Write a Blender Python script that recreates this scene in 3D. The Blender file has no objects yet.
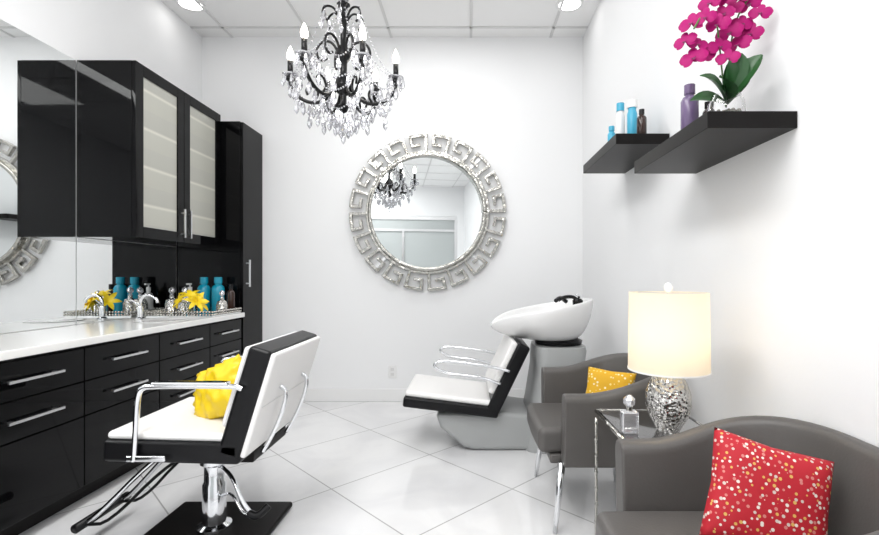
import bpy, bmesh, math, random
from mathutils import Vector, Matrix, Euler
random.seed(7)
scene=bpy.context.scene
COL=scene.collection
try: scene.view_settings.view_transform='Standard'
except Exception: pass

# ---------------------------------------------------------------- materials
def mat(name,col,rough=.5,metal=0,trans=0,emis=None,estr=0,coat=0,ior=1.5,spec=None,alpha=None):
    m=bpy.data.materials.new(name); m.use_nodes=True
    b=m.node_tree.nodes['Principled BSDF']
    b.inputs['Base Color'].default_value=(*col,1)
    b.inputs['Roughness'].default_value=rough
    b.inputs['Metallic'].default_value=metal
    b.inputs['Transmission Weight'].default_value=trans
    b.inputs['IOR'].default_value=ior
    b.inputs['Coat Weight'].default_value=coat
    if spec is not None: b.inputs['Specular IOR Level'].default_value=spec
    if emis: 
        b.inputs['Emission Color'].default_value=(*emis,1); b.inputs['Emission Strength'].default_value=estr
    return m
def bsdf(m): return m.node_tree.nodes['Principled BSDF']
def add_noise_bump(m,scale=40,strength=.1,dist=.01):
    nt=m.node_tree; n=nt.nodes.new('ShaderNodeTexNoise'); n.inputs['Scale'].default_value=scale
    tc=nt.nodes.new('ShaderNodeTexCoord'); nt.links.new(tc.outputs['Object'],n.inputs['Vector'])
    b=nt.nodes.new('ShaderNodeBump'); b.inputs['Strength'].default_value=strength; b.inputs['Distance'].default_value=dist
    nt.links.new(n.outputs['Fac'],b.inputs['Height']); nt.links.new(b.outputs['Normal'],bsdf(m).inputs['Normal'])
M={}
M['wall']=mat('wall_paint',(.87,.875,.885),.6); add_noise_bump(M['wall'],60,.03)
M['ceil']=mat('ceiling_tile',(.92,.92,.92),.8); add_noise_bump(M['ceil'],200,.2)
M['grid']=mat('ceiling_grid',(.70,.70,.70),.5)
M['trim']=mat('trim_white',(.85,.85,.85),.4)
M['black']=mat('gloss_black_lacquer',(.003,.003,.0035),.03,spec=.15)
M['blackmatte']=mat('shelf_black',(.008,.007,.007),.35,spec=.12)
M['blackvinyl']=mat('black_vinyl',(.006,.006,.007),.32,spec=.22)
M['whitevinyl']=mat('white_vinyl',(.84,.83,.82),.4); add_noise_bump(M['whitevinyl'],90,.05)
M['counter']=mat('counter_quartz',(.86,.86,.85),.12)
M['chrome']=mat('chrome',(.78,.79,.81),.1,1)
M['satin']=mat('satin_steel',(.7,.7,.71),.28,1)
M['mirror']=mat('mirror_glass',(.90,.92,.92),.0,1)
M['rmirror']=mat('round_mirror_glass',(.80,.82,.82),.0,1)
M['silver']=mat('silver_leaf',(.46,.45,.42),.13,1); add_noise_bump(M['silver'],22,.45,.02)
M['glass']=mat('clear_glass',(1,1,1),.02,0,1,ior=1.45)
M['crystal']=mat('crystal',(.9,.9,.93),.02,.35,.75,ior=1.6)
M['iron']=mat('black_iron',(.006,.006,.007),.25,spec=.3)
M['bulb']=mat('bulb_glow',(1,1,1),.3,emis=(1,.93,.82),estr=24)
M['lampbulb']=mat('lamp_bulb_glow',(1,1,1),.3,emis=(1,.85,.6),estr=5)
M['dl']=mat('downlight_glow',(1,1,1),.3,emis=(1,.98,.95),estr=10)
M['frost']=mat('frosted_glass',(.55,.54,.50),.3)
M['frostpane']=mat('frosted_pane',(.46,.49,.49),.35)
M['gray']=mat('taupe_leather',(.095,.089,.085),.42,spec=.4); add_noise_bump(M['gray'],160,.12,.003)
M['plast']=mat('silver_gray_shell',(.38,.39,.39),.35)
M['ceramic']=mat('white_ceramic',(.86,.86,.86),.08)
M['teal']=mat('teal_plastic',(.004,.26,.38),.25)
M['blue']=mat('light_blue_plastic',(.06,.42,.62),.3)
M['wplast']=mat('white_plastic',(.85,.85,.85),.3)
M['brown']=mat('amber_bottle',(.03,.012,.008),.15)
M['purple']=mat('purple_bottle',(.16,.11,.22),.25)
M['yellowfab']=mat('yellow_satin',(.78,.55,.008),.4)
M['lily']=mat('lily_petal',(.88,.65,.01),.45)
M['magenta']=mat('orchid_petal',(.36,.002,.13),.5,spec=.2)
M['magc']=mat('orchid_lip',(.14,.0,.06),.5)
M['leaf']=mat('leaf_green',(.018,.08,.02),.35)
M['stem']=mat('stem_green',(.08,.16,.04),.5)
M['pebble']=mat('pebbles',(.25,.24,.2),.5)
# floor
def floor_mat():
    m=mat('marble_tile',(.84,.84,.84),.07,spec=.6); nt=m.node_tree
    tc=nt.nodes.new('ShaderNodeTexCoord'); mp=nt.nodes.new('ShaderNodeMapping')
    mp.inputs['Rotation'].default_value=(0,0,math.radians(45)); mp.inputs['Location'].default_value=(.22,.1,0)
    nt.links.new(tc.outputs['Object'],mp.inputs['Vector'])
    br=nt.nodes.new('ShaderNodeTexBrick'); br.offset=0; br.squash=1
    br.inputs['Scale'].default_value=1; br.inputs['Brick Width'].default_value=.6; br.inputs['Row Height'].default_value=.6
    br.inputs['Mortar Size'].default_value=.0032; br.inputs['Mortar Smooth'].default_value=.1
    br.inputs['Color1'].default_value=(.82,.82,.825,1); br.inputs['Color2'].default_value=(.77,.77,.78,1); br.inputs['Mortar'].default_value=(.42,.42,.42,1)
    nt.links.new(mp.outputs['Vector'],br.inputs['Vector'])
    no=nt.nodes.new('ShaderNodeTexNoise'); no.inputs['Scale'].default_value=2.2; no.inputs['Detail'].default_value=8; no.inputs['Distortion'].default_value=1.5
    nt.links.new(tc.outputs['Object'],no.inputs['Vector'])
    cr=nt.nodes.new('ShaderNodeValToRGB'); cr.color_ramp.elements[0].position=.35; cr.color_ramp.elements[0].color=(.9,.9,.91,1)
    cr.color_ramp.elements[1].position=.6; cr.color_ramp.elements[1].color=(1,1,1,1)
    nt.links.new(no.outputs['Fac'],cr.inputs['Fac'])
    mx=nt.nodes.new('ShaderNodeMix'); mx.data_type='RGBA'; mx.blend_type='MULTIPLY'; mx.inputs[0].default_value=1
    nt.links.new(br.outputs['Color'],mx.inputs[6]); nt.links.new(cr.outputs['Color'],mx.inputs[7])
    nt.links.new(mx.outputs[2],bsdf(m).inputs['Base Color'])
    return m
M['floor']=floor_mat()
def dot_mat(name,base,dots,scale,thr,rough=.7):
    m=mat(name,base,rough); nt=m.node_tree
    tc=nt.nodes.new('ShaderNodeTexCoord'); v=nt.nodes.new('ShaderNodeTexVoronoi'); v.inputs['Scale'].default_value=scale
    v.inputs['Randomness'].default_value=.75
    nt.links.new(tc.outputs['Object'],v.inputs['Vector'])
    lt=nt.nodes.new('ShaderNodeMath'); lt.operation='LESS_THAN'; lt.inputs[1].default_value=thr
    nt.links.new(v.outputs['Distance'],lt.inputs[0])
    sp=nt.nodes.new('ShaderNodeSeparateColor'); nt.links.new(v.outputs['Color'],sp.inputs[0])
    cr=nt.nodes.new('ShaderNodeValToRGB'); cr.color_ramp.interpolation='CONSTANT'
    cr.color_ramp.elements[0].color=(*dots[0],1)
    for i,d in enumerate(dots[1:]):
        p=(i+1)/len(dots)
        e=cr.color_ramp.elements[1] if i==0 else cr.color_ramp.elements.new(p)
        e.position=p; e.color=(*d,1)
    nt.links.new(sp.outputs[0],cr.inputs[0])
    mx=nt.nodes.new('ShaderNodeMix'); mx.data_type='RGBA'; nt.links.new(lt.outputs[0],mx.inputs[0])
    mx.inputs[6].default_value=(*base,1); nt.links.new(cr.outputs[0],mx.inputs[7]); nt.links.new(mx.outputs[2],bsdf(m).inputs['Base Color'])
    return m
M['redpil']=dot_mat('red_printed_fabric',(.44,.008,.02),[(.75,.66,.6),(.60,.20,.18),(.65,.38,.10),(.6,.5,.45)],92,.33)
M['yelpil']=dot_mat('yellow_printed_fabric',(.68,.37,.006),[(.85,.78,.5),(.85,.7,.25)],60,.28)
def hammered():
    m=mat('hammered_silver',(.55,.54,.52),.14,1); nt=m.node_tree
    tc=nt.nodes.new('ShaderNodeTexCoord'); v=nt.nodes.new('ShaderNodeTexVoronoi'); v.inputs['Scale'].default_value=85
    nt.links.new(tc.outputs['Object'],v.inputs['Vector'])
    b=nt.nodes.new('ShaderNodeBump'); b.inputs['Strength'].default_value=1; b.inputs['Distance'].default_value=.006
    nt.links.new(v.outputs['Distance'],b.inputs['Height']); nt.links.new(b.outputs['Normal'],bsdf(m).inputs['Normal'])
    return m
M['hammer']=hammered()
def shade_mat():
    m=bpy.data.materials.new('lamp_shade_linen'); m.use_nodes=True; nt=m.node_tree; nt.nodes.clear()
    o=nt.nodes.new('ShaderNodeOutputMaterial'); d=nt.nodes.new('ShaderNodeBsdfDiffuse'); t=nt.nodes.new('ShaderNodeBsdfTranslucent'); mx=nt.nodes.new('ShaderNodeMixShader')
    d.inputs[0].default_value=(.86,.82,.73,1); t.inputs[0].default_value=(.9,.82,.68,1); mx.inputs[0].default_value=.5
    nt.links.new(d.outputs[0],mx.inputs[1]); nt.links.new(t.outputs[0],mx.inputs[2]); nt.links.new(mx.outputs[0],o.inputs[0])
    return m
M['shade']=shade_mat()
def frost_mat():
    m=M['frost']; nt=m.node_tree
    tc=nt.nodes.new('ShaderNodeTexCoord'); sx=nt.nodes.new('ShaderNodeSeparateXYZ'); nt.links.new(tc.outputs['Object'],sx.inputs[0])
    w=nt.nodes.new('ShaderNodeMath'); w.operation='MULTIPLY'; w.inputs[1].default_value=1/.215; nt.links.new(sx.outputs[2],w.inputs[0])
    f=nt.nodes.new('ShaderNodeMath'); f.operation='FRACT'; nt.links.new(w.outputs[0],f.inputs[0])
    cr=nt.nodes.new('ShaderNodeValToRGB'); e=cr.color_ramp.elements; e[0].position=0; e[0].color=(.46,.46,.41,1); e[1].position=1; e[1].color=(.44,.44,.40,1)
    a=e.new(.44); a.color=(.48,.48,.43,1); a=e.new(.5); a.color=(.66,.65,.58,1); a=e.new(.56); a.color=(.42,.42,.38,1)
    nt.links.new(f.outputs[0],cr.inputs[0]); nt.links.new(cr.outputs[0],bsdf(m).inputs['Base Color'])
frost_mat()

# ---------------------------------------------------------------- helpers
def empty(name,loc=(0,0,0),rot=0):
    e=bpy.data.objects.new(name,None); e.location=loc; e.rotation_euler=(0,0,rot); e.empty_display_size=.1; COL.objects.link(e); return e
def mkobj(name,bm,m,parent=None,smooth=False,bevel=0,seg=2,sub=0,mats=None):
    me=bpy.data.meshes.new(name); bmesh.ops.recalc_face_normals(bm,faces=bm.faces[:]); bm.to_mesh(me); bm.free()
    o=bpy.data.objects.new(name,me); COL.objects.link(o)
    for mm in (mats or [m]): me.materials.append(mm)
    if smooth:
        for p in me.polygons: p.use_smooth=True
    if bevel:
        b=o.modifiers.new('bevel','BEVEL'); b.width=bevel; b.segments=seg; b.limit_method='ANGLE'; b.angle_limit=math.radians(35)
        for p in me.polygons: p.use_smooth=True
        w=o.modifiers.new('wn','WEIGHTED_NORMAL')
    if sub:
        s=o.modifiers.new('sub','SUBSURF'); s.levels=sub; s.render_levels=sub
    if parent: o.parent=parent
    return o
def bbox(bm,lo,hi,mtx=None):
    vs=[bm.verts.new((x,y,z)) for x in (lo[0],hi[0]) for y in (lo[1],hi[1]) for z in (lo[2],hi[2])]
    for f in ((0,1,3,2),(4,6,7,5),(0,4,5,1),(2,3,7,6),(0,2,6,4),(1,5,7,3)): bm.faces.new([vs[i] for i in f])
    if mtx: bmesh.ops.transform(bm,matrix=mtx,verts=vs)
    return vs
def box(name,lo,hi,m,parent=None,bevel=0,seg=2,mtx=None):
    bm=bmesh.new(); bbox(bm,lo,hi,mtx); return mkobj(name,bm,m,parent,bevel=bevel,seg=seg)
def lathe_bm(bm,prof,seg=32,off=(0,0,0),mtx=None,cap=True):
    rings=[]; allv=[]
    for r,z in prof:
        ring=[bm.verts.new((off[0]+max(r,1e-4)*math.cos(2*math.pi*i/seg),off[1]+max(r,1e-4)*math.sin(2*math.pi*i/seg),off[2]+z)) for i in range(seg)]
        rings.append(ring); allv+=ring
    for a,b in zip(rings,rings[1:]):
        for i in range(seg): bm.faces.new((a[i],a[(i+1)%seg],b[(i+1)%seg],b[i]))
    if cap:
        bm.faces.new(rings[0][::-1]); bm.faces.new(rings[-1])
    if mtx: bmesh.ops.transform(bm,matrix=mtx,verts=allv)
def lathe(name,prof,m,parent=None,loc=(0,0,0),seg=32,smooth=True,cap=True,mtx=None):
    bm=bmesh.new(); lathe_bm(bm,prof,seg,loc,mtx,cap)
    o=mkobj(name,bm,m,parent,smooth=smooth)
    if smooth:
        o.modifiers.new('es','EDGE_SPLIT').split_angle=math.radians(40)
    return o
def sweep(bm,pts,rad,seg=10,closed=False,smooth_iter=0):
    P=[Vector(p) for p in pts]
    for _ in range(smooth_iter):
        Q=[]; n=len(P)
        if not closed: Q.append(P[0])
        for i in range(n if closed else n-1):
            a=P[i]; b=P[(i+1)%n]; Q+= [a*.75+b*.25,a*.25+b*.75]
        if not closed: Q.append(P[-1])
        P=Q
    n=len(P); R=rad if isinstance(rad,(list,tuple)) else [rad]*n
    if len(R)!=n:
        R=[R[0]+(R[-1]-R[0])*i/(n-1) for i in range(n)]
    up=None; rings=[]
    for i,p in enumerate(P):
        a=P[(i-1)%n] if (closed or i>0) else p; b=P[(i+1)%n] if (closed or i<n-1) else p
        t=(b-a).normalized()
        if up is None:
            up=Vector((0,0,1)) if abs(t.z)<.9 else Vector((1,0,0))
        u=(up-t*up.dot(t)); 
        if u.length<1e-5: u=t.orthogonal()
        u.normalize(); up=u; v=t.cross(u)
        rings.append([bm.verts.new(p+(u*math.cos(2*math.pi*k/seg)+v*math.sin(2*math.pi*k/seg))*R[i]) for k in range(seg)])
    for i in range(n if closed else n-1):
        a=rings[i]; b=rings[(i+1)%n]
        for k in range(seg): bm.faces.new((a[k],a[(k+1)%seg],b[(k+1)%seg],b[k]))
    if not closed:
        bm.faces.new(rings[0][::-1]); bm.faces.new(rings[-1])
def tube(name,pts,rad,m,parent=None,closed=False,it=2,seg=10):
    bm=bmesh.new(); sweep(bm,pts,rad,seg,closed,it); return mkobj(name,bm,m,parent,smooth=True)
def prism(name,poly,y0,y1,m,parent=None,bevel=0,seg=3):
    bm=bmesh.new()
    a=[bm.verts.new((x,y0,z)) for x,z in poly]; b=[bm.verts.new((x,y1,z)) for x,z in poly]
    bm.faces.new(a); bm.faces.new(b[::-1]); n=len(poly)
    for i in range(n): bm.faces.new((a[i],b[i],b[(i+1)%n],a[(i+1)%n]))
    return mkobj(name,bm,m,parent,bevel=bevel,seg=seg)
def pillow(name,w,h,t,m,mtx,parent=None,wrinkle=0,ruffle=0,seed=0):
    bm=bmesh.new(); N=30; rnd=random.Random(seed)
    ph=[rnd.uniform(0,6) for _ in range(6)]
    for s in (1,-1):
        g=[]
        for i in range(N+1):
            row=[]
            for j in range(N+1):
                u=-1+2*i/N; v=-1+2*j/N
                k=(1-u**4)*(1-v**4)
                th=t/2*(max(k,0)**.55)
                e=1-.07*(1-abs(u*v)**1)*(max(abs(u),abs(v))**4)
                x=u*w/2*e; y=v*h/2*e; z=s*th
                if wrinkle: z+=wrinkle*(math.sin(5*u+ph[0]+3*v)*math.cos(4*v+ph[1])+.6*math.sin(9*v-6*u+ph[2])+.5*math.sin(13*u+5*v))*(k**.4)
                if ruffle:
                    q=max(abs(u),abs(v)); 
                    if q>.9: z+=ruffle*math.sin((u-v)*16+ph[3]); x*=1.07; y*=1.07
                row.append(bm.verts.new((x,y,z)))
            g.append(row)
        for i in range(N):
            for j in range(N):
                bm.faces.new((g[i][j],g[i+1][j],g[i+1][j+1],g[i][j+1]))
    bmesh.ops.remove_doubles(bm,verts=bm.verts[:],dist=.0006)
    o=mkobj(name,bm,m,parent,smooth=True); o.matrix_world=mtx
    return o
def basis(center,right,up):
    r=Vector(right).normalized(); u=Vector(up); u=(u-r*u.dot(r)).normalized(); n=r.cross(u)
    mm=Matrix((r,u,n)).transposed().to_4x4(); mm.translation=Vector(center); return mm
def petal(bm,base,direction,normal,length,width,curl=.3,pw=1.0,n=6,mi=0,cup=.15):
    d=Vector(direction).normalized(); nn=Vector(normal); nn=(nn-d*nn.dot(d)).normalized(); s=d.cross(nn)
    rows=[]
    for i in range(n+1):
        t=i/n; w=width*(math.sin(math.pi*min(.98,t**pw*.96+.04)))**.8/2
        c=Vector(base)+d*length*math.sin(t*1.2)/math.sin(1.2)*1.0+nn*(-curl*length*t*t+.12*length*t)
        rows.append([bm.verts.new(c+s*w*k+nn*(cup*w*abs(k))) for k in (-1,-.5,0,.5,1)])
    for a,b in zip(rows,rows[1:]):
        for k in range(4):
            f=bm.faces.new((a[k],a[k+1],b[k+1],b[k])); f.material_index=mi; f.smooth=True

XL,XR,YB,YR,H=-2.144,.904,3.76,-2.6,2.912
# ---------------------------------------------------------------- room
box('floor',(XL-.1,YR-.1,-.1),(XR+.1,YB+.1,0),M['floor'])
box('ceiling',(XL-.1,YR-.1,H),(XR+.1,YB+.1,H+.1),M['ceil'])
box('wall_back',(XL-.1,YB,0),(XR+.1,YB+.1,H),M['wall'])
box('wall_left',(XL-.1,YR,0),(XL,YB,H),M['wall'])
box('wall_right',(XR,YR,0),(XR+.1,YB,H),M['wall'])
bm=bmesh.new()
bbox(bm,(XL-.1,YR-.1,0),(-1.75,YR,H)); bbox(bm,(.75,YR-.1,0),(XR+.1,YR,H)); bbox(bm,(-1.75,YR-.1,2.28),(.75,YR,H))
mkobj('wall_rear',bm,M['wall'])
g=empty('window_1')
for i,(a,b) in enumerate([((-1.75,YR-.07,0),(-1.69,YR-.02,2.28)),((.69,YR-.07,0),(.75,YR-.02,2.28)),((-1.69,YR-.07,2.20),(.69,YR-.02,2.28)),((-.43,YR-.07,.06),(-.38,YR-.02,1.95)),((-1.69,YR-.07,0),(.69,YR-.02,.06)),((-1.69,YR-.07,1.95),(.69,YR-.02,2.0))]):
    box('frame_%d'%i,a,b,M['satin'],g)
box('frosted_pane',(-1.69,YR-.06,.06),(.69,YR-.05,2.2),M['frostpane'],g)
# ceiling grid
bm=bmesh.new()
y=3.61
while y>YR: bbox(bm,(XL,y-.010,H-.006),(XR,y+.010,H)); y-=.61
for k in range(-3,3):
    x=.008+k*.636
    if XL<x<XR: bbox(bm,(x-.010,YR,H-.006),(x+.010,YB,H))
mkobj('trim_ceiling_grid',bm,M['grid'])
box('baseboard_back',(-1.65,YB-.015,0),(XR,YB,.10),M['trim'],bevel=.004)
box('baseboard_right',(XR-.015,YR,0),(XR,YB-.015,.10),M['trim'],bevel=.004)
# wall mirror along counter
g=empty('wall_mirror')
box('pane_far',(XL+.001,2.553,.737),(XL+.007,3.42,1.21),M['mirror'],g)
box('pane_near',(XL+.001,.5,.737),(XL+.007,2.547,2.17),M['mirror'],g)

# ---------------------------------------------------------------- cabinets
FX=-1.665
g=empty('base_cabinet')
box('carcass',(XL+.002,.5,.09),(FX-.02,3.425,.70),M['black'],g)
box('toe_kick',(XL+.002,.5,0),(FX-.08,3.425,.09),M['blackmatte'],g)
cols=[(.56,1.05,2),(1.05,1.54,2),(1.54,2.03,2),(2.03,2.52,2),(2.52,3.01,4),(3.01,3.425,4)]
bm=bmesh.new(); bh=bmesh.new()
gap=.003
for y0,y1,n in cols:
    zs=[.69,.545,.395]+([.09] if n==2 else [.245,.09])
    for a,b in zip(zs,zs[1:]):
        bbox(bm,(FX-.019,y0+gap,b+gap),(FX,y1-gap,a-gap))
        if n==2 and b==.09: continue
        zc=(a+b)/2; yc=(y0+y1)/2; L=.115
        bbox(bh,(FX+.022,yc-L,zc-.005),(FX+.030,yc+L,zc+.005))
        for yy in (yc-L+.02,yc+L-.03): bbox(bh,(FX,yy,zc-.004),(FX+.023,yy+.01,zc+.004))
mkobj('drawer_fronts',bm,M['black'],g,bevel=.0015)
mkobj('handles',bh,M['satin'],g,bevel=.001)
box('countertop',(XL+.002,.5,.702),(-1.64,3.425,.735),M['counter'],g,bevel=.004)

g=empty('wall_cabinet')
UX=-1.815; y0,y1=2.55,3.425; z0,z1=1.212,2.172
box('carcass',(XL+.009,y0,z0),(UX-.022,y1-.002,z1),M['black'],g,bevel=.002)
for i,(a,b) in enumerate([(2.55,2.985),(2.985,3.423)]):
    fw=.062; bm=bmesh.new(); a+=.002; b-=.002
    bbox(bm,(UX-.02,a,z0),(UX,a+fw,z1)); bbox(bm,(UX-.02,b-fw,z0),(UX,b,z1))
    bbox(bm,(UX-.02,a+fw,z0),(UX,b-fw,z0+fw)); bbox(bm,(UX-.02,a+fw,z1-fw),(UX,b-fw,z1))
    mkobj('door_frame_%d'%i,bm,M['black'],g,bevel=.0015)
    o=box('frosted_panel_%d'%i,(UX-.016,a+fw,z0+fw),(UX-.008,b-fw,z1-fw),M['frost'],g)
    hy=(b-.03) if i==0 else (a+.03)
    box('handle_%d'%i,(UX+.02,hy-.005,1.24),(UX+.030,hy+.005,1.42),M['satin'],g,bevel=.001)
    box('handle_post_%d'%i,(UX,hy-.004,1.26),(UX+.021,hy+.004,1.27),M['satin'],g)
    box('handle_postb_%d'%i,(UX,hy-.004,1.39),(UX+.021,hy+.004,1.40),M['satin'],g)
g=empty('tall_cabinet')
box('carcass',(XL+.002,3.43,.0),(-1.68,YB-.002,2.13),M['black'],g,bevel=.002)
box('door',(-1.679,3.435,.10),(-1.658,YB-.005,2.125),M['black'],g,bevel=.002)
box('handle',(-1.635,3.475,.92),(-1.625,3.485,1.12),M['satin'],g)
box('handle_post_1',(-1.658,3.477,.94),(-1.634,3.483,.95),M['satin'],g)
box('handle_post_2',(-1.658,3.477,1.09),(-1.634,3.483,1.10),M['satin'],g)

# ---------------------------------------------------------------- counter items
CT=.7355; CTT=CT+.0065
def bottle_prof(r,h,neck=.4,cap=.18):
    return [(r*.9,0),(r,h*.02),(r,h*(.68)),(r*.8,h*.75),(r*neck,h*.79),(r*neck,h*.82)],[(r*neck*1.25,h*.82),(r*neck*1.25,h*1.0)]
def bottle(name,x,y,z,r,h,mb,mc,neck=.4,pump=False):
    e=empty(name,(x,y,z)); a,b=bottle_prof(r,h,neck)
    lathe('body',a,mb,e,seg=24); lathe('cap',b,mc,e,seg=20)
    if pump:
        tube('pump_stem',[(0,0,h),(0,0,h*1.08)],.005,mc,e,it=0)
        box('pump_head',(-.008,-.035,h*1.08),(.008,.012,h*1.08+.012),mc,e,bevel=.003)
    return e
bottle('shampoo_bottle',-1.89,3.34,CTT,.042,.25,M['teal'],M['teal'],.5)
bottle('shampoo_bottle',-1.79,3.34,CTT,.042,.25,M['teal'],M['teal'],.5)
bottle('dark_bottle',-1.71,3.36,CTT,.028,.20,M['brown'],M['iron'],.45)
bottle('pump_bottle',-1.99,3.34,CTT,.028,.18,M['wplast'],M['wplast'],.4,True)
def decanter(x,y,z,s):
    e=empty('glass_decanter',(x,y,z))
    lathe('body',[(.030*s,0),(.036*s,.01*s),(.037*s,.06*s),(.028*s,.085*s),(.012*s,.095*s),(.012*s,.11*s)],M['hammer'],e,seg=8,smooth=False)
    lathe('stopper',[(.014*s,.112*s),(.007*s,.118*s),(.018*s,.135*s),(.015*s,.150*s),(.0,.162*s)],M['crystal'],e,seg=12)
decanter(-2.03,3.20,CTT,1.15); decanter(-1.71,3.24,CTT,1.0); decanter(-1.95,3.215,CTT,1.15)
e=empty('beaded_tray',(0,0,CT))
box('plate',(-2.09,3.03,.0),(-1.66,3.40,.006),M['mirror'],e)
bm=bmesh.new()
pts=[]
x0,x1,ya,yb=-2.09,-1.66,3.03,3.40
n=22
for i in range(n):
    t=i/n; pts+= [(x0+(x1-x0)*t,ya),(x1-(x1-x0)*t,yb)]
for i in range(18):
    t=i/18; pts+= [(x1,ya+(yb-ya)*t),(x0,yb-(yb-ya)*t)]
for (x,y) in pts:
    for zz in (.014,.031): 
        bmesh.ops.create_icosphere(bm,subdivisions=1,radius=.0088,matrix=Matrix.Translation((x,y,zz)))
mkobj('bead_rail',bm,M['silver'],e,smooth=True)
# lily
e=empty('yellow_lily_arrangement',(-1.845,3.10,CTT))
lathe('glass_vase',[(.028,0),(.032,.01),(.030,.05),(.036,.075),(.033,.075),(.026,.05),(.027,.012),(.0,.01)],M['glass'],e,seg=20)
bm=bmesh.new()
heads=[((-.05,-.01,.09),(-.5,-.6,.4)),((.045,-.01,.09),(.5,-.7,.4)),((0,.0,.12),(.1,-.4,.9)),((.05,.01,.075),(.9,-.1,.3))]
for c,d in heads:
    d=Vector(d).normalized(); a=d.orthogonal().normalized(); b=d.cross(a)
    for k in range(6):
        an=k*math.pi/3+.3; r=(a*math.cos(an)+b*math.sin(an))
        petal(bm,Vector(c),r*1.0+d*.75,d,.07,.03,curl=.55,pw=.9)
mkobj('petals',bm,M['lily'],e,smooth=True)
bm=bmesh.new()
for c,d in heads: sweep(bm,[(0,0,.02),(c[0]*.4,c[1]*.4,.07),c],.0025,6,False,1)
mkobj('stems',bm,M['stem'],e,smooth=True)
# faucet
e=empty('sink_faucet',(-2.02,2.88,CT))
lathe('base',[(.026,0),(.026,.008),(.016,.014),(.016,.07),(.013,.08)],M['chrome'],e,seg=24)
tube('spout',[(0,0,.07),(0,0,.11),(.02,0,.145),(.06,0,.15),(.10,0,.125),(.105,0,.10)],.009,M['chrome'],e)
tube('lever',[(0,0,.08),(-.005,-.02,.10),(-.01,-.06,.12)],.005,M['chrome'],e)
e=empty('drop_in_sink',(-1.82,2.78,CT))
lathe('basin',[(.14,0),(.145,.004),(.135,.006),(.12,.003),(.0,.002)],M['ceramic'],e,seg=40)

# ---------------------------------------------------------------- round mirror
g=empty('greek_key_mirror',(-.336,YB,1.504))
def arcbox(bm,r0,r1,a0,a1,d0,d1):
    n=max(1,int(abs(a1-a0)/.06)); R=[]
    for i in range(n+1):
        a=a0+(a1-a0)*i/n; c,s=math.cos(a),math.sin(a)
        R.append([bm.verts.new((r*c,-d,r*s)) for r,d in ((r0,d0),(r1,d0),(r1,d1),(r0,d1))])
    for A,B in zip(R,R[1:]):
        for k in range(4): bm.faces.new((A[k],A[(k+1)%4],B[(k+1)%4],B[k]))
    bm.faces.new(R[0]); bm.faces.new(R[-1][::-1])
bm=bmesh.new()
N=20; U=2*math.pi/N; w=.024; ri,ro=.472,.622
def V(v): return ri+v*(ro-ri-w)
for k in range(N):
    A=k*U; wa=w/.55
    def hor(u0,u1,v): arcbox(bm,V(v),V(v)+w,A+u0*U,A+u1*U+wa,.016,.044)
    def ver(u,v0,v1): arcbox(bm,V(v0),V(v1)+w,A+u*U,A+u*U+wa,.0165,.0435)
    ver(0,0,1); hor(0,.66,1); ver(.66,.42,1); hor(.34,.66,.42)
arcbox(bm,ri-.006,ri+w*.75,0,2*math.pi,.015,.043)
mkobj('key_frame',bm,M['silver'],g,bevel=.0035,seg=2)
bm=bmesh.new(); arcbox(bm,.436,.468,0,2*math.pi,.002,.078); mkobj('inner_rim',bm,M['silver'],g,bevel=.012,seg=4)
bm=bmesh.new()
for k in range(8):
    a=k*math.pi/4; arcbox(bm,.46,.60,a,a+.05,.001,.016)
mkobj('wall_brackets',bm,M['satin'],g)
bm=bmesh.new(); arcbox(bm,.001,.440,0,2*math.pi,.0,.004); o=mkobj('glass',bm,M['rmirror'],g)
o.location=(0,-.040,0); o.rotation_euler=(0,0,math.radians(4.6))

# outlet
g=empty('wall_outlet',(-.62,YB,.235))
box('plate',(-.032,-.006,-.05),(.032,-.0005,.05),M['trim'],g,bevel=.002)
for z in (-.02,.02): box('socket_%d'%int(z*100+5),(-.014,-.009,z-.012),(.014,-.006,z+.012),M['grid'],g,bevel=.002)

# ---------------------------------------------------------------- chandelier
g=empty('crystal_chandelier',(-.646,2.4,0))
lathe('canopy',[(.06,H-.001),(.06,H-.015),(.03,H-.04),(.008,H-.045)],M['iron'],g)
bm=bmesh.new()
z=H-.05; k=0
while z>2.40:
    mt=Matrix.Translation((0,0,z))@Matrix.Rotation(k%2*math.pi/2,4,'Z')
    pts=[(mt@Vector((.009*math.cos(t),0,.016*math.sin(t)))) for t in [i*math.pi/4 for i in range(8)]]
    sweep(bm,pts,.003,6,True,0); z-=.026; k+=1
mkobj('chain',bm,M['iron'],g,smooth=True)
lathe('stem',[(.004,2.42),(.02,2.40),(.034,2.385),(.014,2.365),(.013,2.33),(.028,2.31),(.015,2.28),(.015,2.18),(.034,2.15),(.040,2.12),(.019,2.09),(.017,2.03),(.038,2.0),(.048,1.965),(.033,1.935),(.015,1.92),(.016,1.88),(.028,1.865),(.018,1.84),(.003,1.83)],M['iron'],g,seg=20)
ba=bmesh.new(); bc=bmesh.new(); bb=bmesh.new(); bx=bmesh.new(); bw=bmesh.new()
def drop(p,s=1.0):
    x,y,z=p; s*=1.2
    bmesh.ops.create_icosphere(bx,subdivisions=1,radius=.0045,matrix=Matrix.Translation((x,y,z+.003)))
    lathe_bm(bx,[(.0005,0),(.0045*s,-.006*s),(.009*s,-.022*s),(.007*s,-.034*s),(.0005,-.044*s)],6,(x,y,z))
def bead(p,r=.0050): bmesh.ops.create_icosphere(bx,subdivisions=1,radius=r,matrix=Matrix.Translation(p))
def strand(a,b,sag,n):
    a=Vector(a); b=Vector(b)
    for i in range(n+1):
        t=i/n; p=a.lerp(b,t); p.z-=sag*4*t*(1-t); bead(p)
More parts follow.
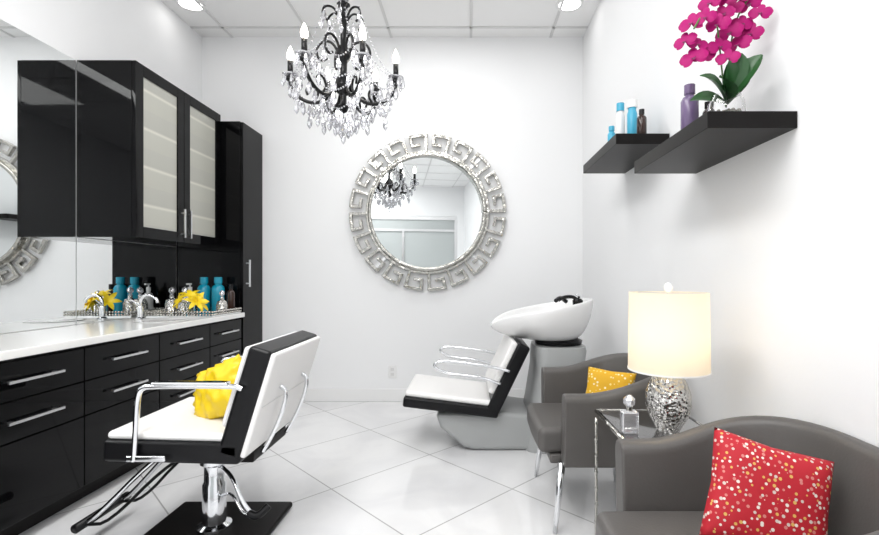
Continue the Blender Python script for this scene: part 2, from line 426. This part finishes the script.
for k in range(6):
    an=math.radians(60*k+4); c,s=math.cos(an),math.sin(an); R=.265
    an2=an+math.pi/6; cm,sm_=math.cos(an2),math.sin(an2)
    def q(r,z): return (r*c,r*s,z)
    def qm(r,z): return (r*cm,r*sm_,z)
    sweep(ba,[q(.03,1.965),q(.08,1.90),q(.15,1.875),q(.22,1.90),q(.265,1.96),q(.265,2.0)],.0092,8,False,2)
    sweep(ba,[q(.02,2.13),q(.06,2.20),q(.12,2.19),q(.14,2.13),q(.11,2.09),q(.08,2.11)],.0068,8,False,2)
    sweep(ba,[q(.15,1.88),q(.12,1.93),q(.15,1.97),q(.19,1.95),q(.18,1.92)],.006,8,False,2)
    sweep(ba,[qm(.02,2.31),qm(.05,2.36),qm(.10,2.35),qm(.11,2.30),qm(.08,2.28)],.0055,8,False,2)
    lathe_bm(ba,[(.006,1.985),(.022,1.992),(.024,2.003),(.012,2.01)],14,(R*c,R*s,0))
    lathe_bm(bw,[(.010,2.01),(.036,2.016),(.04,2.022),(.036,2.02),(.01,2.014)],12,(R*c,R*s,0))
    lathe_bm(bc,[(.0135,2.012),(.0135,2.09)],14,(R*c,R*s,0))
    lathe_bm(bb,[(.008,2.09),(.015,2.105),(.017,2.12),(.010,2.145),(.001,2.165)],14,(R*c,R*s,0))
    for j in range(6):
        a2=j*math.pi/3; drop((R*c+.038*math.cos(a2),R*s+.038*math.sin(a2),2.012),1.0)
    drop((R*c,R*s,1.975),1.4)
    strand(q(.02,2.36),q(.25,2.02),.06,24)
    strand(qm(.10,2.35),q(.25,2.03),.05,18)
    drop(qm(.10,2.335),1.2); drop(qm(.11,2.29),1.2); drop(qm(.06,2.26),1.0)
    c2,s2=math.cos(an+math.pi/3),math.sin(an+math.pi/3)
    strand(q(R,2.0),(R*c2,R*s2,2.0),.08,20)
    strand(q(R,1.99),(R*c2,R*s2,1.99),.13,24)
    drop(qm(R*.87,1.915),1.3); drop(qm(R*.87,1.855),1.4)
    for tt in (.25,.75):
        px_,py_=(R*c)*(1-tt)+(R*c2)*tt,(R*s)*(1-tt)+(R*s2)*tt; drop((px_,py_,1.93),1.1); 
    strand(q(.15,1.88),(.15*c2,.15*s2,1.88),.07,13)
    drop(qm(.13,1.80),1.2)
    strand(q(.14,2.13),(.14*c2,.14*s2,2.13),.06,12); drop(qm(.12,2.06),1.2)
    for r,zz in ((.15,1.865),(.2,1.88),(.10,1.885),(.14,2.10),(.235,1.91)): drop(q(r,zz),1.25)
    strand(q(.16,1.87),q(.02,1.78),.04,12)
    drop(q(.10,1.81),1.2); drop(q(.07,1.80),1.2); drop(q(.04,1.775),1.2); drop(qm(.05,1.82),1.3)
lathe_bm(bx,[(.001,0),(.03,.012),(.036,.03),(.026,.042)],12,(0,0,2.395))
bmesh.ops.create_icosphere(bx,subdivisions=2,radius=.022,matrix=Matrix.Translation((0,0,1.755)))
for j in range(4): bead((0,0,1.785+j*.012))
drop((0,0,1.735),1.2)
mkobj('arms',ba,M['iron'],g,smooth=True); mkobj('candle_sleeves',bc,M['iron'],g,smooth=True)
mkobj('bulbs',bb,M['bulb'],g,smooth=True); mkobj('crystals',bx,M['crystal'],g); mkobj('bobeches',bw,M['crystal'],g)

# ---------------------------------------------------------------- shelves
box('floating_shelf',(.655,1.295,1.408),(XR-.001,1.875,1.455),M['blackmatte'],bevel=.002)
box('floating_shelf',(.66,2.125,1.597),(XR-.001,2.74,1.645),M['blackmatte'],bevel=.002)
S2=1.4555;S1=1.6455
bottle('lotion_bottle',.755,2.36,S1,.022,.22,M['wplast'],M['blue'],.7)
bottle('lotion_bottle',.79,2.29,S1,.024,.21,M['blue'],M['wplast'],.8)
bottle('amber_bottle',.80,2.19,S1,.022,.13,M['brown'],M['iron'],.45)
bottle('small_blue_bottle',.735,2.44,S1,.02,.13,M['blue'],M['blue'],.6)
bottle('lavender_spray_bottle',.715,1.53,S2,.027,.165,M['purple'],M['purple'],.5)
bottle('small_dark_bottle',.775,1.53,S2,.017,.11,M['brown'],M['iron'],.5)
e=empty('orchid_in_glass_vase',(.768,1.41,S2))
lathe('vase',[(.030,0),(.046,.006),(.052,.03),(.050,.06),(.040,.085),(.037,.085),(.047,.06),(.049,.03),(.043,.01),(.0,.008)],M['glass'],e,seg=32)
bm=bmesh.new()
rn=random.Random(3)
for i in range(70):
    a=rn.uniform(0,6.28); r=.038*math.sqrt(rn.random())
    bmesh.ops.create_icosphere(bm,subdivisions=1,radius=.006,matrix=Matrix.Translation((r*math.cos(a),r*math.sin(a),.018+rn.random()*.018)))
mkobj('pebbles',bm,M['pebble'],e,smooth=True)
bm=bmesh.new()
leaves=[((-.6,-.4,.65),.12,.6),((.45,-.5,.8),.15,.2),((-.3,-.7,.5),.11,.7),((.4,.1,.7),.13,.3),((-.8,.2,.3),.10,.5),((.15,-.3,1),.14,.1),((.55,-.2,1.1),.14,.1),((-.15,-.4,.9),.12,.2)]
for d,L,c in leaves: petal(bm,(0,0,.06),d,(d[0]*-.5,d[1]*-.5-.9,.6),L,.064,curl=c*.6,pw=1.1,n=8,cup=.4)
mkobj('leaves',bm,M['leaf'],e,smooth=True)
stA=[(0,0,.05),(-.01,0,.14),(-.02,0,.24),(-.04,-.02,.31),(-.09,-.04,.31),(-.12,-.05,.26)]
stB=[(0,0,.05),(.01,0,.15),(.02,.01,.26),(.04,0,.34),(.06,-.02,.37)]
bm=bmesh.new(); sweep(bm,stA,.0028,6,False,2); sweep(bm,stB,.0028,6,False,2); mkobj('stems',bm,M['stem'],e,smooth=True)
bm=bmesh.new()
fl=[(-.145,-.05,.225),(-.13,-.05,.27),(-.10,-.05,.215),(-.09,-.05,.28),(-.065,-.05,.33),(-.045,-.05,.26),(-.025,-.05,.205),(-.015,-.05,.30),(.015,-.05,.25),(.03,-.05,.32),(.045,-.05,.215),(.065,-.05,.28),(.09,-.05,.34),(.095,-.05,.25),(.115,-.03,.30),(.0,-.05,.35),(-.005,-.05,.165),(-.115,-.04,.175),(-.07,-.03,.19),(-.04,-.03,.36),(.055,-.04,.36)]
for i,c in enumerate(fl):
    c=(c[0]*.82-.012,c[1]*.6,c[2]+.016)
    fn=Vector((-.5+rn.uniform(-.5,.5),-1,rn.uniform(-.3,.4))).normalized()
    up=Vector((rn.uniform(-.3,.3),0,1)); up=(up-fn*up.dot(fn)).normalized(); rt=up.cross(fn)
    S=rn.uniform(.85,1.1)*.034
    cc=Vector(c)+Vector((0,rn.uniform(-.02,.03),0))
    for an,wd,L in ((90,.7,1.0),(210,.65,.95),(330,.65,.95),(10,1.05,1.1),(170,1.05,1.1)):
        a=math.radians(an); d=rt*math.cos(a)+up*math.sin(a)
        petal(bm,cc,d,fn,S*L,S*wd,curl=rn.uniform(.1,.4),n=5,cup=-.1,pw=1.0)
    petal(bm,cc,fn*.8-up*.5,up,S*.5,S*.4,curl=.5,n=4,mi=1)
mkobj('blossoms',bm,None,e,smooth=True,mats=[M['magenta'],M['magc']])

# ---------------------------------------------------------------- styling chair
g=empty('styling_chair',(-.99,1.82,0))
def slab(name,lo,hi,m,mtx,bev=.015): return box(name,lo,hi,m,g,bevel=bev,seg=4,mtx=mtx)
seatm=Matrix.Translation((-.225,0,.385))@Matrix.Rotation(math.radians(1.5),4,'Y')
W=.245
slab('seat_base',(-.02,-W,-.01),(.44,W,.064),M['blackvinyl'],seatm,.014)
slab('seat_pad',(-.015,-W+.01,.062),(.40,W-.01,.09),M['whitevinyl'],seatm,.014)
bkm=Matrix.Translation((.165,0,.39))@Matrix.Rotation(math.radians(17),4,'Y')
slab('back_core',(-.03,-W,0),(.05,W,.385),M['blackvinyl'],bkm,.014)
slab('back_front_pad',(-.05,-W+.015,.09),(-.028,W-.015,.375),M['whitevinyl'],bkm,.012)
slab('back_rear_panel',(.045,-W+.004,.012),(.066,W-.004,.38),M['whitevinyl'],bkm,.01)
box('rear_seam',(.066,-W+.02,.19),(.0675,W-.02,.193),M['grid'],g,mtx=bkm)
for s in (-1,1):
    y=s*(W+.016)
    arm=[(.235,y,.625),(.21,y,.635),(-.06,y,.635),(-.10,y,.63),(-.113,y,.60),(-.118,y,.50),(-.125,y,.385)]
    tube('arm_%d'%(s+1),arm,.0095,M['chrome'],g,it=2)
    box('arm_rail_%d'%(s+1),(-.15,y-.006,.384),(-.02,y+.006,.404),M['chrome'],g,bevel=.004)
    box('arm_pad_%d'%(s+1),(-.06,y-.016,.640),(.19,y+.016,.650),M['chrome'],g,bevel=.004)
for i,s in enumerate((-.11,.11)):
    tube('rear_bracket_%d'%i,[(.235,s,.36),(.275,s,.43),(.305,s,.50),(.325,s,.58),(.300,s,.60)],.008,M['chrome'],g)
box('under_frame',(-.14,-.15,.335),(.22,.15,.374),M['blackmatte'],g,bevel=.006)
lathe('column',[(.062,.03),(.062,.04),(.042,.05),(.042,.20),(.036,.21),(.036,.27),(.05,.28),(.05,.335)],M['chrome'],g,seg=32)
box('base_plate',(-.245,-.245,.001),(.225,.215,.028),M['blackmatte'],g,bevel=.012,seg=4)
tube('pump_lever',[(.04,-.02,.27),(.10,-.06,.25),(.15,-.09,.17),(.19,-.10,.13)],.008,M['chrome'],g)
tube('pump_lever_2',[(.04,-.02,.16),(.10,-.06,.19),(.15,-.09,.13),(.18,-.10,.125)],.006,M['chrome'],g)
tube('pump_pedal',[(.18,-.10,.132),(.215,-.105,.12),(.245,-.08,.15)],.014,M['blackvinyl'],g)
for s in (-1,1):
    tube('footrest_strut_%d'%(s+1),[(-.12,s*.05,.35),(-.20,s*.06,.31),(-.38,s*.09,.12),(-.42,s*.09,.095)],.009,M['chrome'],g)
    tube('footrest_strutb_%d'%(s+1),[(-.04,s*.05,.345),(-.16,s*.06,.28),(-.34,s*.09,.09),(-.42,s*.09,.085)],.006,M['blackvinyl'],g)
tube('footrest_bar',[(-.43,-.13,.09),(-.43,.13,.09)],.017,M['blackvinyl'],g,it=0,seg=16)
pillow('yellow_satin_pillow',.25,.20,.09,M['yellowfab'],basis((-.955,1.79,.560),(.85,-.42,.38),(.05,.25,1)),wrinkle=.006,ruffle=.010,seed=4)

# ---------------------------------------------------------------- shampoo unit
g=empty('shampoo_backwash_unit',(0,2.88,0))
hb=.25
prism('plinth',[(-.20,.215),(-.17,.13),(-.04,.02),(.02,.001),(.42,.001),(.40,.20),(.2,.225)],-.20,.20,M['plast'],g,bevel=.03,seg=5)
bm=bmesh.new(); rings=[]
for z,xa,xb,hw in ((.001,.30,.73,.24),(.05,.305,.725,.235),(.25,.345,.69,.20),(.45,.375,.675,.18),(.56,.38,.69,.185),(.585,.385,.685,.18)):
    cx=(xa+xb)/2; a=(xb-xa)/2; ring=[]
    for k in range(40):
        t=2*math.pi*k/40; c,s=math.cos(t),math.sin(t); ex=.45
        ring.append(bm.verts.new((cx+a*abs(c)**ex*(1 if c>0 else -1),hw*abs(s)**ex*(1 if s>0 else -1),z)))
    rings.append(ring)
for A,B in zip(rings,rings[1:]):
    for k in range(40): bm.faces.new((A[k],A[(k+1)%40],B[(k+1)%40],B[k]))
bm.faces.new(rings[0][::-1]); bm.faces.new(rings[-1])
o=mkobj('pedestal',bm,M['plast'],g,smooth=True); o.modifiers.new('es','EDGE_SPLIT').split_angle=math.radians(50)
lathe('bowl_collar',[(.10,.586),(.14,.59),(.145,.61),(.11,.625)],M['blackvinyl'],g,loc=(.54,0,0),seg=36)
bm=bmesh.new(); rings=[]; NS=48
def bring(f,inner):
    ring=[]
    for k in range(NS):
        t=2*math.pi*k/NS; c,s=math.cos(t),math.sin(t)
        a=.315; b=.245
        rx=.435+a*c; ry=b*s*(1-.18*max(0,-c)); rz=.81+.055*c-.05*max(0,-c)**6
        bxx=.53+.09*c; by=.09*s; bz=.61
        if inner: 
            rx=.435+(a-.018)*c; ry*=.93; bz=.67; bxx=.53+.08*c
        x=bxx+(rx-bxx)*math.sin(f*math.pi/2)**.9; y=by+(ry-by)*math.sin(f*math.pi/2)**.9
        z=bz+(rz-bz)*(1-math.cos(f*math.pi/2))**.85
        ring.append(bm.verts.new((x,y,z)))
    return ring
for i in range(10): rings.append(bring(i/9,False))
for i in range(9,-1,-1): rings.append(bring(i/9,True))
for A,B in zip(rings,rings[1:]):
    for k in range(NS): bm.faces.new((A[k],A[(k+1)%NS],B[(k+1)%NS],B[k]))
bm.faces.new(rings[0][::-1]); bm.faces.new(rings[-1])
mkobj('basin',bm,M['ceramic'],g,smooth=True,sub=1)
lathe('tap_base',[(.03,.82),(.032,.85),(.02,.862)],M['iron'],g,loc=(.66,0,0),seg=24)
tube('tap_spout',[(.66,0,.85),(.63,0,.875),(.57,0,.87),(.54,0,.85)],.011,M['iron'],g)
tube('tap_lever',[(.66,0,.86),(.67,-.02,.88),(.64,-.06,.885)],.007,M['chrome'],g)
tube('spray_hose',[(.60,.05,.84),(.56,.02,.87),(.52,-.03,.85)],.013,M['iron'],g)
sm=Matrix.Translation((-.38,0,.265))@Matrix.Rotation(math.radians(7),4,'Y')
box('seat_base',(0,-hb,0),(.54,hb,.060),M['blackvinyl'],g,bevel=.014,seg=4,mtx=sm)
box('seat_pad',(.005,-hb+.012,.058),(.50,hb-.012,.092),M['whitevinyl'],g,bevel=.016,seg=4,mtx=sm)
bk=Matrix.Translation((.09,0,.25))@Matrix.Rotation(math.radians(26),4,'Y')
box('back_core',(0,-hb,0),(.075,hb,.42),M['blackvinyl'],g,bevel=.014,seg=4,mtx=bk)
box('back_pad',(-.035,-hb+.012,.09),(.005,hb-.012,.41),M['whitevinyl'],g,bevel=.014,seg=4,mtx=bk)
for s in (-1,1):
    y=s*(hb+.015)
    tube('arm_%d'%(s+1),[(.22,y,.47),(.10,y,.50),(-.10,y,.525),(-.19,y,.525),(-.20,y,.49),(-.12,y,.455),(.05,y,.44),(.17,y,.40)],.009,M['chrome'],g)

# ---------------------------------------------------------------- armchairs
def armchair(x,y,rot=0):
    g=empty('gray_leather_armchair',(x,y,0),rot)
    hw=.29; Dp=.455; th=.07
    path=[]
    r=.23
    for i in range(6): path.append((i/6*(Dp-r),-hw,(0,-1)))
    for i in range(13):
        t=-math.pi/2+math.pi/2*i/12; path.append((Dp-r+r*math.cos(t),-hw+r+r*math.sin(t),(math.cos(t),math.sin(t))))
    path.append((Dp,0,(1,0)))
    full=path+[(p[0],-p[1],(p[2][0],-p[2][1])) for p in path[:-1][::-1]]
    bm=bmesh.new(); rings=[]
    for px,py,(nx,ny) in full:
        t=min(1,max(0,(px-.08)/(Dp-.08))); t=t*t*(3-2*t)
        top=.543+.085*t; bot=.265
        fl=.012+.028*t
        T=th*(1-.25*t)
        prof=[(0,bot),(fl*.3,bot+.10),(fl,top-.03),(fl-.008,top-.008),(fl-.02,top),(fl-T+.02,top),(fl-T+.006,top-.01),(fl-T,top-.03),(-T-.01*t,bot+.10),(-T,bot)]
        rings.append([bm.verts.new((px+nx*o,py+ny*o,zz)) for o,zz in prof])
    n=len(rings[0])
    for A,B in zip(rings,rings[1:]):
        for k in range(n): bm.faces.new((A[k],A[(k+1)%n],B[(k+1)%n],B[k]))
    bm.faces.new(rings[0]); bm.faces.new(rings[-1][::-1])
    mkobj('tub_shell',bm,M['gray'],g,bevel=.008,seg=3)
    bm=bmesh.new(); pl=[(-.085,-.205),(-.09,0),(-.085,.205),(.24,.205),(.33,.16),(.375,.07),(.375,-.07),(.33,-.16),(.24,-.205)]
    a=[bm.verts.new((p[0],p[1],.285)) for p in pl]; b=[bm.verts.new((p[0],p[1],.388)) for p in pl]
    bm.faces.new(a); bm.faces.new(b[::-1])
    for i in range(len(pl)): bm.faces.new((a[i],b[i],b[(i+1)%len(pl)],a[(i+1)%len(pl)]))
    mkobj('seat_cushion',bm,M['gray'],g,bevel=.028,seg=5)
    box('seat_rail',(-.04,-.21,.25),(.34,.21,.287),M['gray'],g,bevel=.008)
    for i,(lx,ly,dx,dy) in enumerate(((.0,-.24,-.03,-.02),(.0,.24,-.03,.02),(.32,-.18,.03,-.02),(.32,.18,.03,.02))):
        bm=bmesh.new(); sweep(bm,[(lx+dx,ly+dy,.001),(lx+dx*.5,ly+dy*.5,.13),(lx,ly,.268)],[.009,.016],12,False,0); mkobj('leg_%d'%i,bm,M['chrome'],g,smooth=True)
    return g
armchair(.36,2.085)
armchair(.412,1.04)
pillow('red_patterned_pillow',.255,.24,.08,M['redpil'],basis((.664,1.05,.503),(.95,-.22,-.24),(.26,.30,.9)),seed=2)
pillow('yellow_patterned_pillow',.215,.18,.07,M['yelpil'],basis((.622,2.10,.491),(.85,-.5,-.05),(.22,.25,.93)),seed=5)

# ---------------------------------------------------------------- side table
g=empty('glass_side_table',(.613,1.56,0))
hx,hy=.150,.165; tz=.505
bm=bmesh.new()
for s in (-1,1):
    sweep(bm,[(-hx,s*hy,tz),(hx,s*hy,tz)],.007,8); sweep(bm,[(s*hx,-hy,tz),(s*hx,hy,tz)],.007,8)
    sweep(bm,[(-hx,s*hy,.10),(hx,s*hy,.10)],.005,8); sweep(bm,[(s*hx,-hy,.10),(s*hx,hy,.10)],.005,8)
mkobj('frame',bm,M['silver'],g,smooth=True)
bm=bmesh.new()
for sx in (-1,1):
    for sy in (-1,1):
        pr=[]; z=0.001
        while z<tz:
            pr+=[(.0055,z),(.0055,z+.035),(.008,z+.04),(.0055,z+.045)]; z+=.06
        pr=[p for p in pr if p[1]<tz]
        lathe_bm(bm,pr,10,(sx*hx,sy*hy,0))
mkobj('legs',bm,M['silver'],g,smooth=True)
box('glass_top',(-hx+.006,-hy+.006,tz-.002),(hx-.006,hy-.006,tz+.006),M['glass'],g)
box('lower_shelf',(-hx+.004,-hy+.004,.098),(hx-.004,hy-.004,.104),M['glass'],g)
TT=tz+.0065
g=empty('table_lamp',(.626,1.485,TT))
lathe('base',[(.033,0),(.036,.006),(.043,.02),(.060,.05),(.069,.085),(.067,.12),(.055,.155),(.041,.18),(.028,.195),(.010,.20),(.008,.235)],M['hammer'],g,seg=40)
lathe('shade',[(.121,.193),(.118,.437)],M['shade'],g,seg=48,cap=False)
lathe('shade_rim',[(.122,.191),(.1225,.196),(.120,.196),(.1195,.191)],M['wplast'],g,seg=48,cap=False)
tube('harp',[(0,.0,.22),(.05,0,.28),(.045,0,.39),(0,0,.44),(-.045,0,.39),(-.05,0,.28),(0,0,.22)],.002,M['satin'],g)
bm=bmesh.new()
for k in range(3):
    a=k*2.094; sweep(bm,[(0,0,.434),(.1175*math.cos(a),.1175*math.sin(a),.434)],.0015,6)
mkobj('spider',bm,M['satin'],g)
lathe('finial',[(.004,.437),(.012,.444),(.014,.454),(.008,.464),(.001,.468)],M['wplast'],g,seg=16)
lathe('bulb',[(.012,.235),(.014,.26),(.028,.30),(.024,.325),(.001,.34)],M['lampbulb'],g,seg=16)
e=empty('crystal_perfume_bottle',(.498,1.47,TT))
box('body',(-.026,-.018,0),(.026,.018,.068),M['crystal'],e,bevel=.006)
lathe('neck',[(.010,.068),(.010,.080)],M['silver'],e,seg=16)
lathe('stopper',[(.008,.080),(.019,.090),(.019,.104),(.006,.116)],M['crystal'],e,seg=8,smooth=False)

# ---------------------------------------------------------------- downlights / lights
for x in (-1.96,.70):
    e=empty('recessed_downlight',(x,3.30,H))
    lathe('trim_ring',[(.075,-.0005),(.095,-.0005),(.095,-.008),(.075,-.008)],M['trim'],e,seg=32,cap=False)
    lathe('lens',[(.0,-.004),(.076,-.004)],M['dl'],e,seg=32,cap=False)
def area(name,loc,sx,sy,power,col=(1,1,1),rot=(0,0,0)):
    l=bpy.data.lights.new(name,'AREA'); l.shape='RECTANGLE'; l.size=sx; l.size_y=sy; l.energy=power; l.color=col
    o=bpy.data.objects.new(name,l); o.location=loc; o.rotation_euler=rot; COL.objects.link(o)
for i,(x,y) in enumerate([(-.94,-1.6),(-.94,-.1),(-.94,1.1),(-.3,2.9),(.3,.5)]):
    sz=(.6,1.2) if i!=3 else (1.2,.6)
    area('added_ceiling_fill',(x,y,H-.012),sz[0],sz[1],[34,31,26,12,15][i],(1,.995,.985))  # added fill lights under the ceiling to brighten the room, not real fixtures
l=bpy.data.lights.new('lamp_bulb_light','POINT'); l.energy=5.0; l.color=(1,.78,.50); l.shadow_soft_size=.03
o=bpy.data.objects.new('lamp_bulb_light',l); o.location=(.626,1.485,TT+.31); COL.objects.link(o)
w=bpy.data.worlds.new('World'); scene.world=w; w.use_nodes=True
w.node_tree.nodes['Background'].inputs[0].default_value=(.93,.96,1,1); w.node_tree.nodes['Background'].inputs[1].default_value=1.0

cam=bpy.data.cameras.new('camera'); cam.lens=470/879*36; cam.sensor_width=36; cam.sensor_fit='HORIZONTAL'
cam.shift_x=-30.5/879; cam.shift_y=8.5/879; cam.clip_start=.02
co=bpy.data.objects.new('camera',cam); co.location=(0,0,1); co.rotation_euler=(math.pi/2,0,0); COL.objects.link(co); scene.camera=co
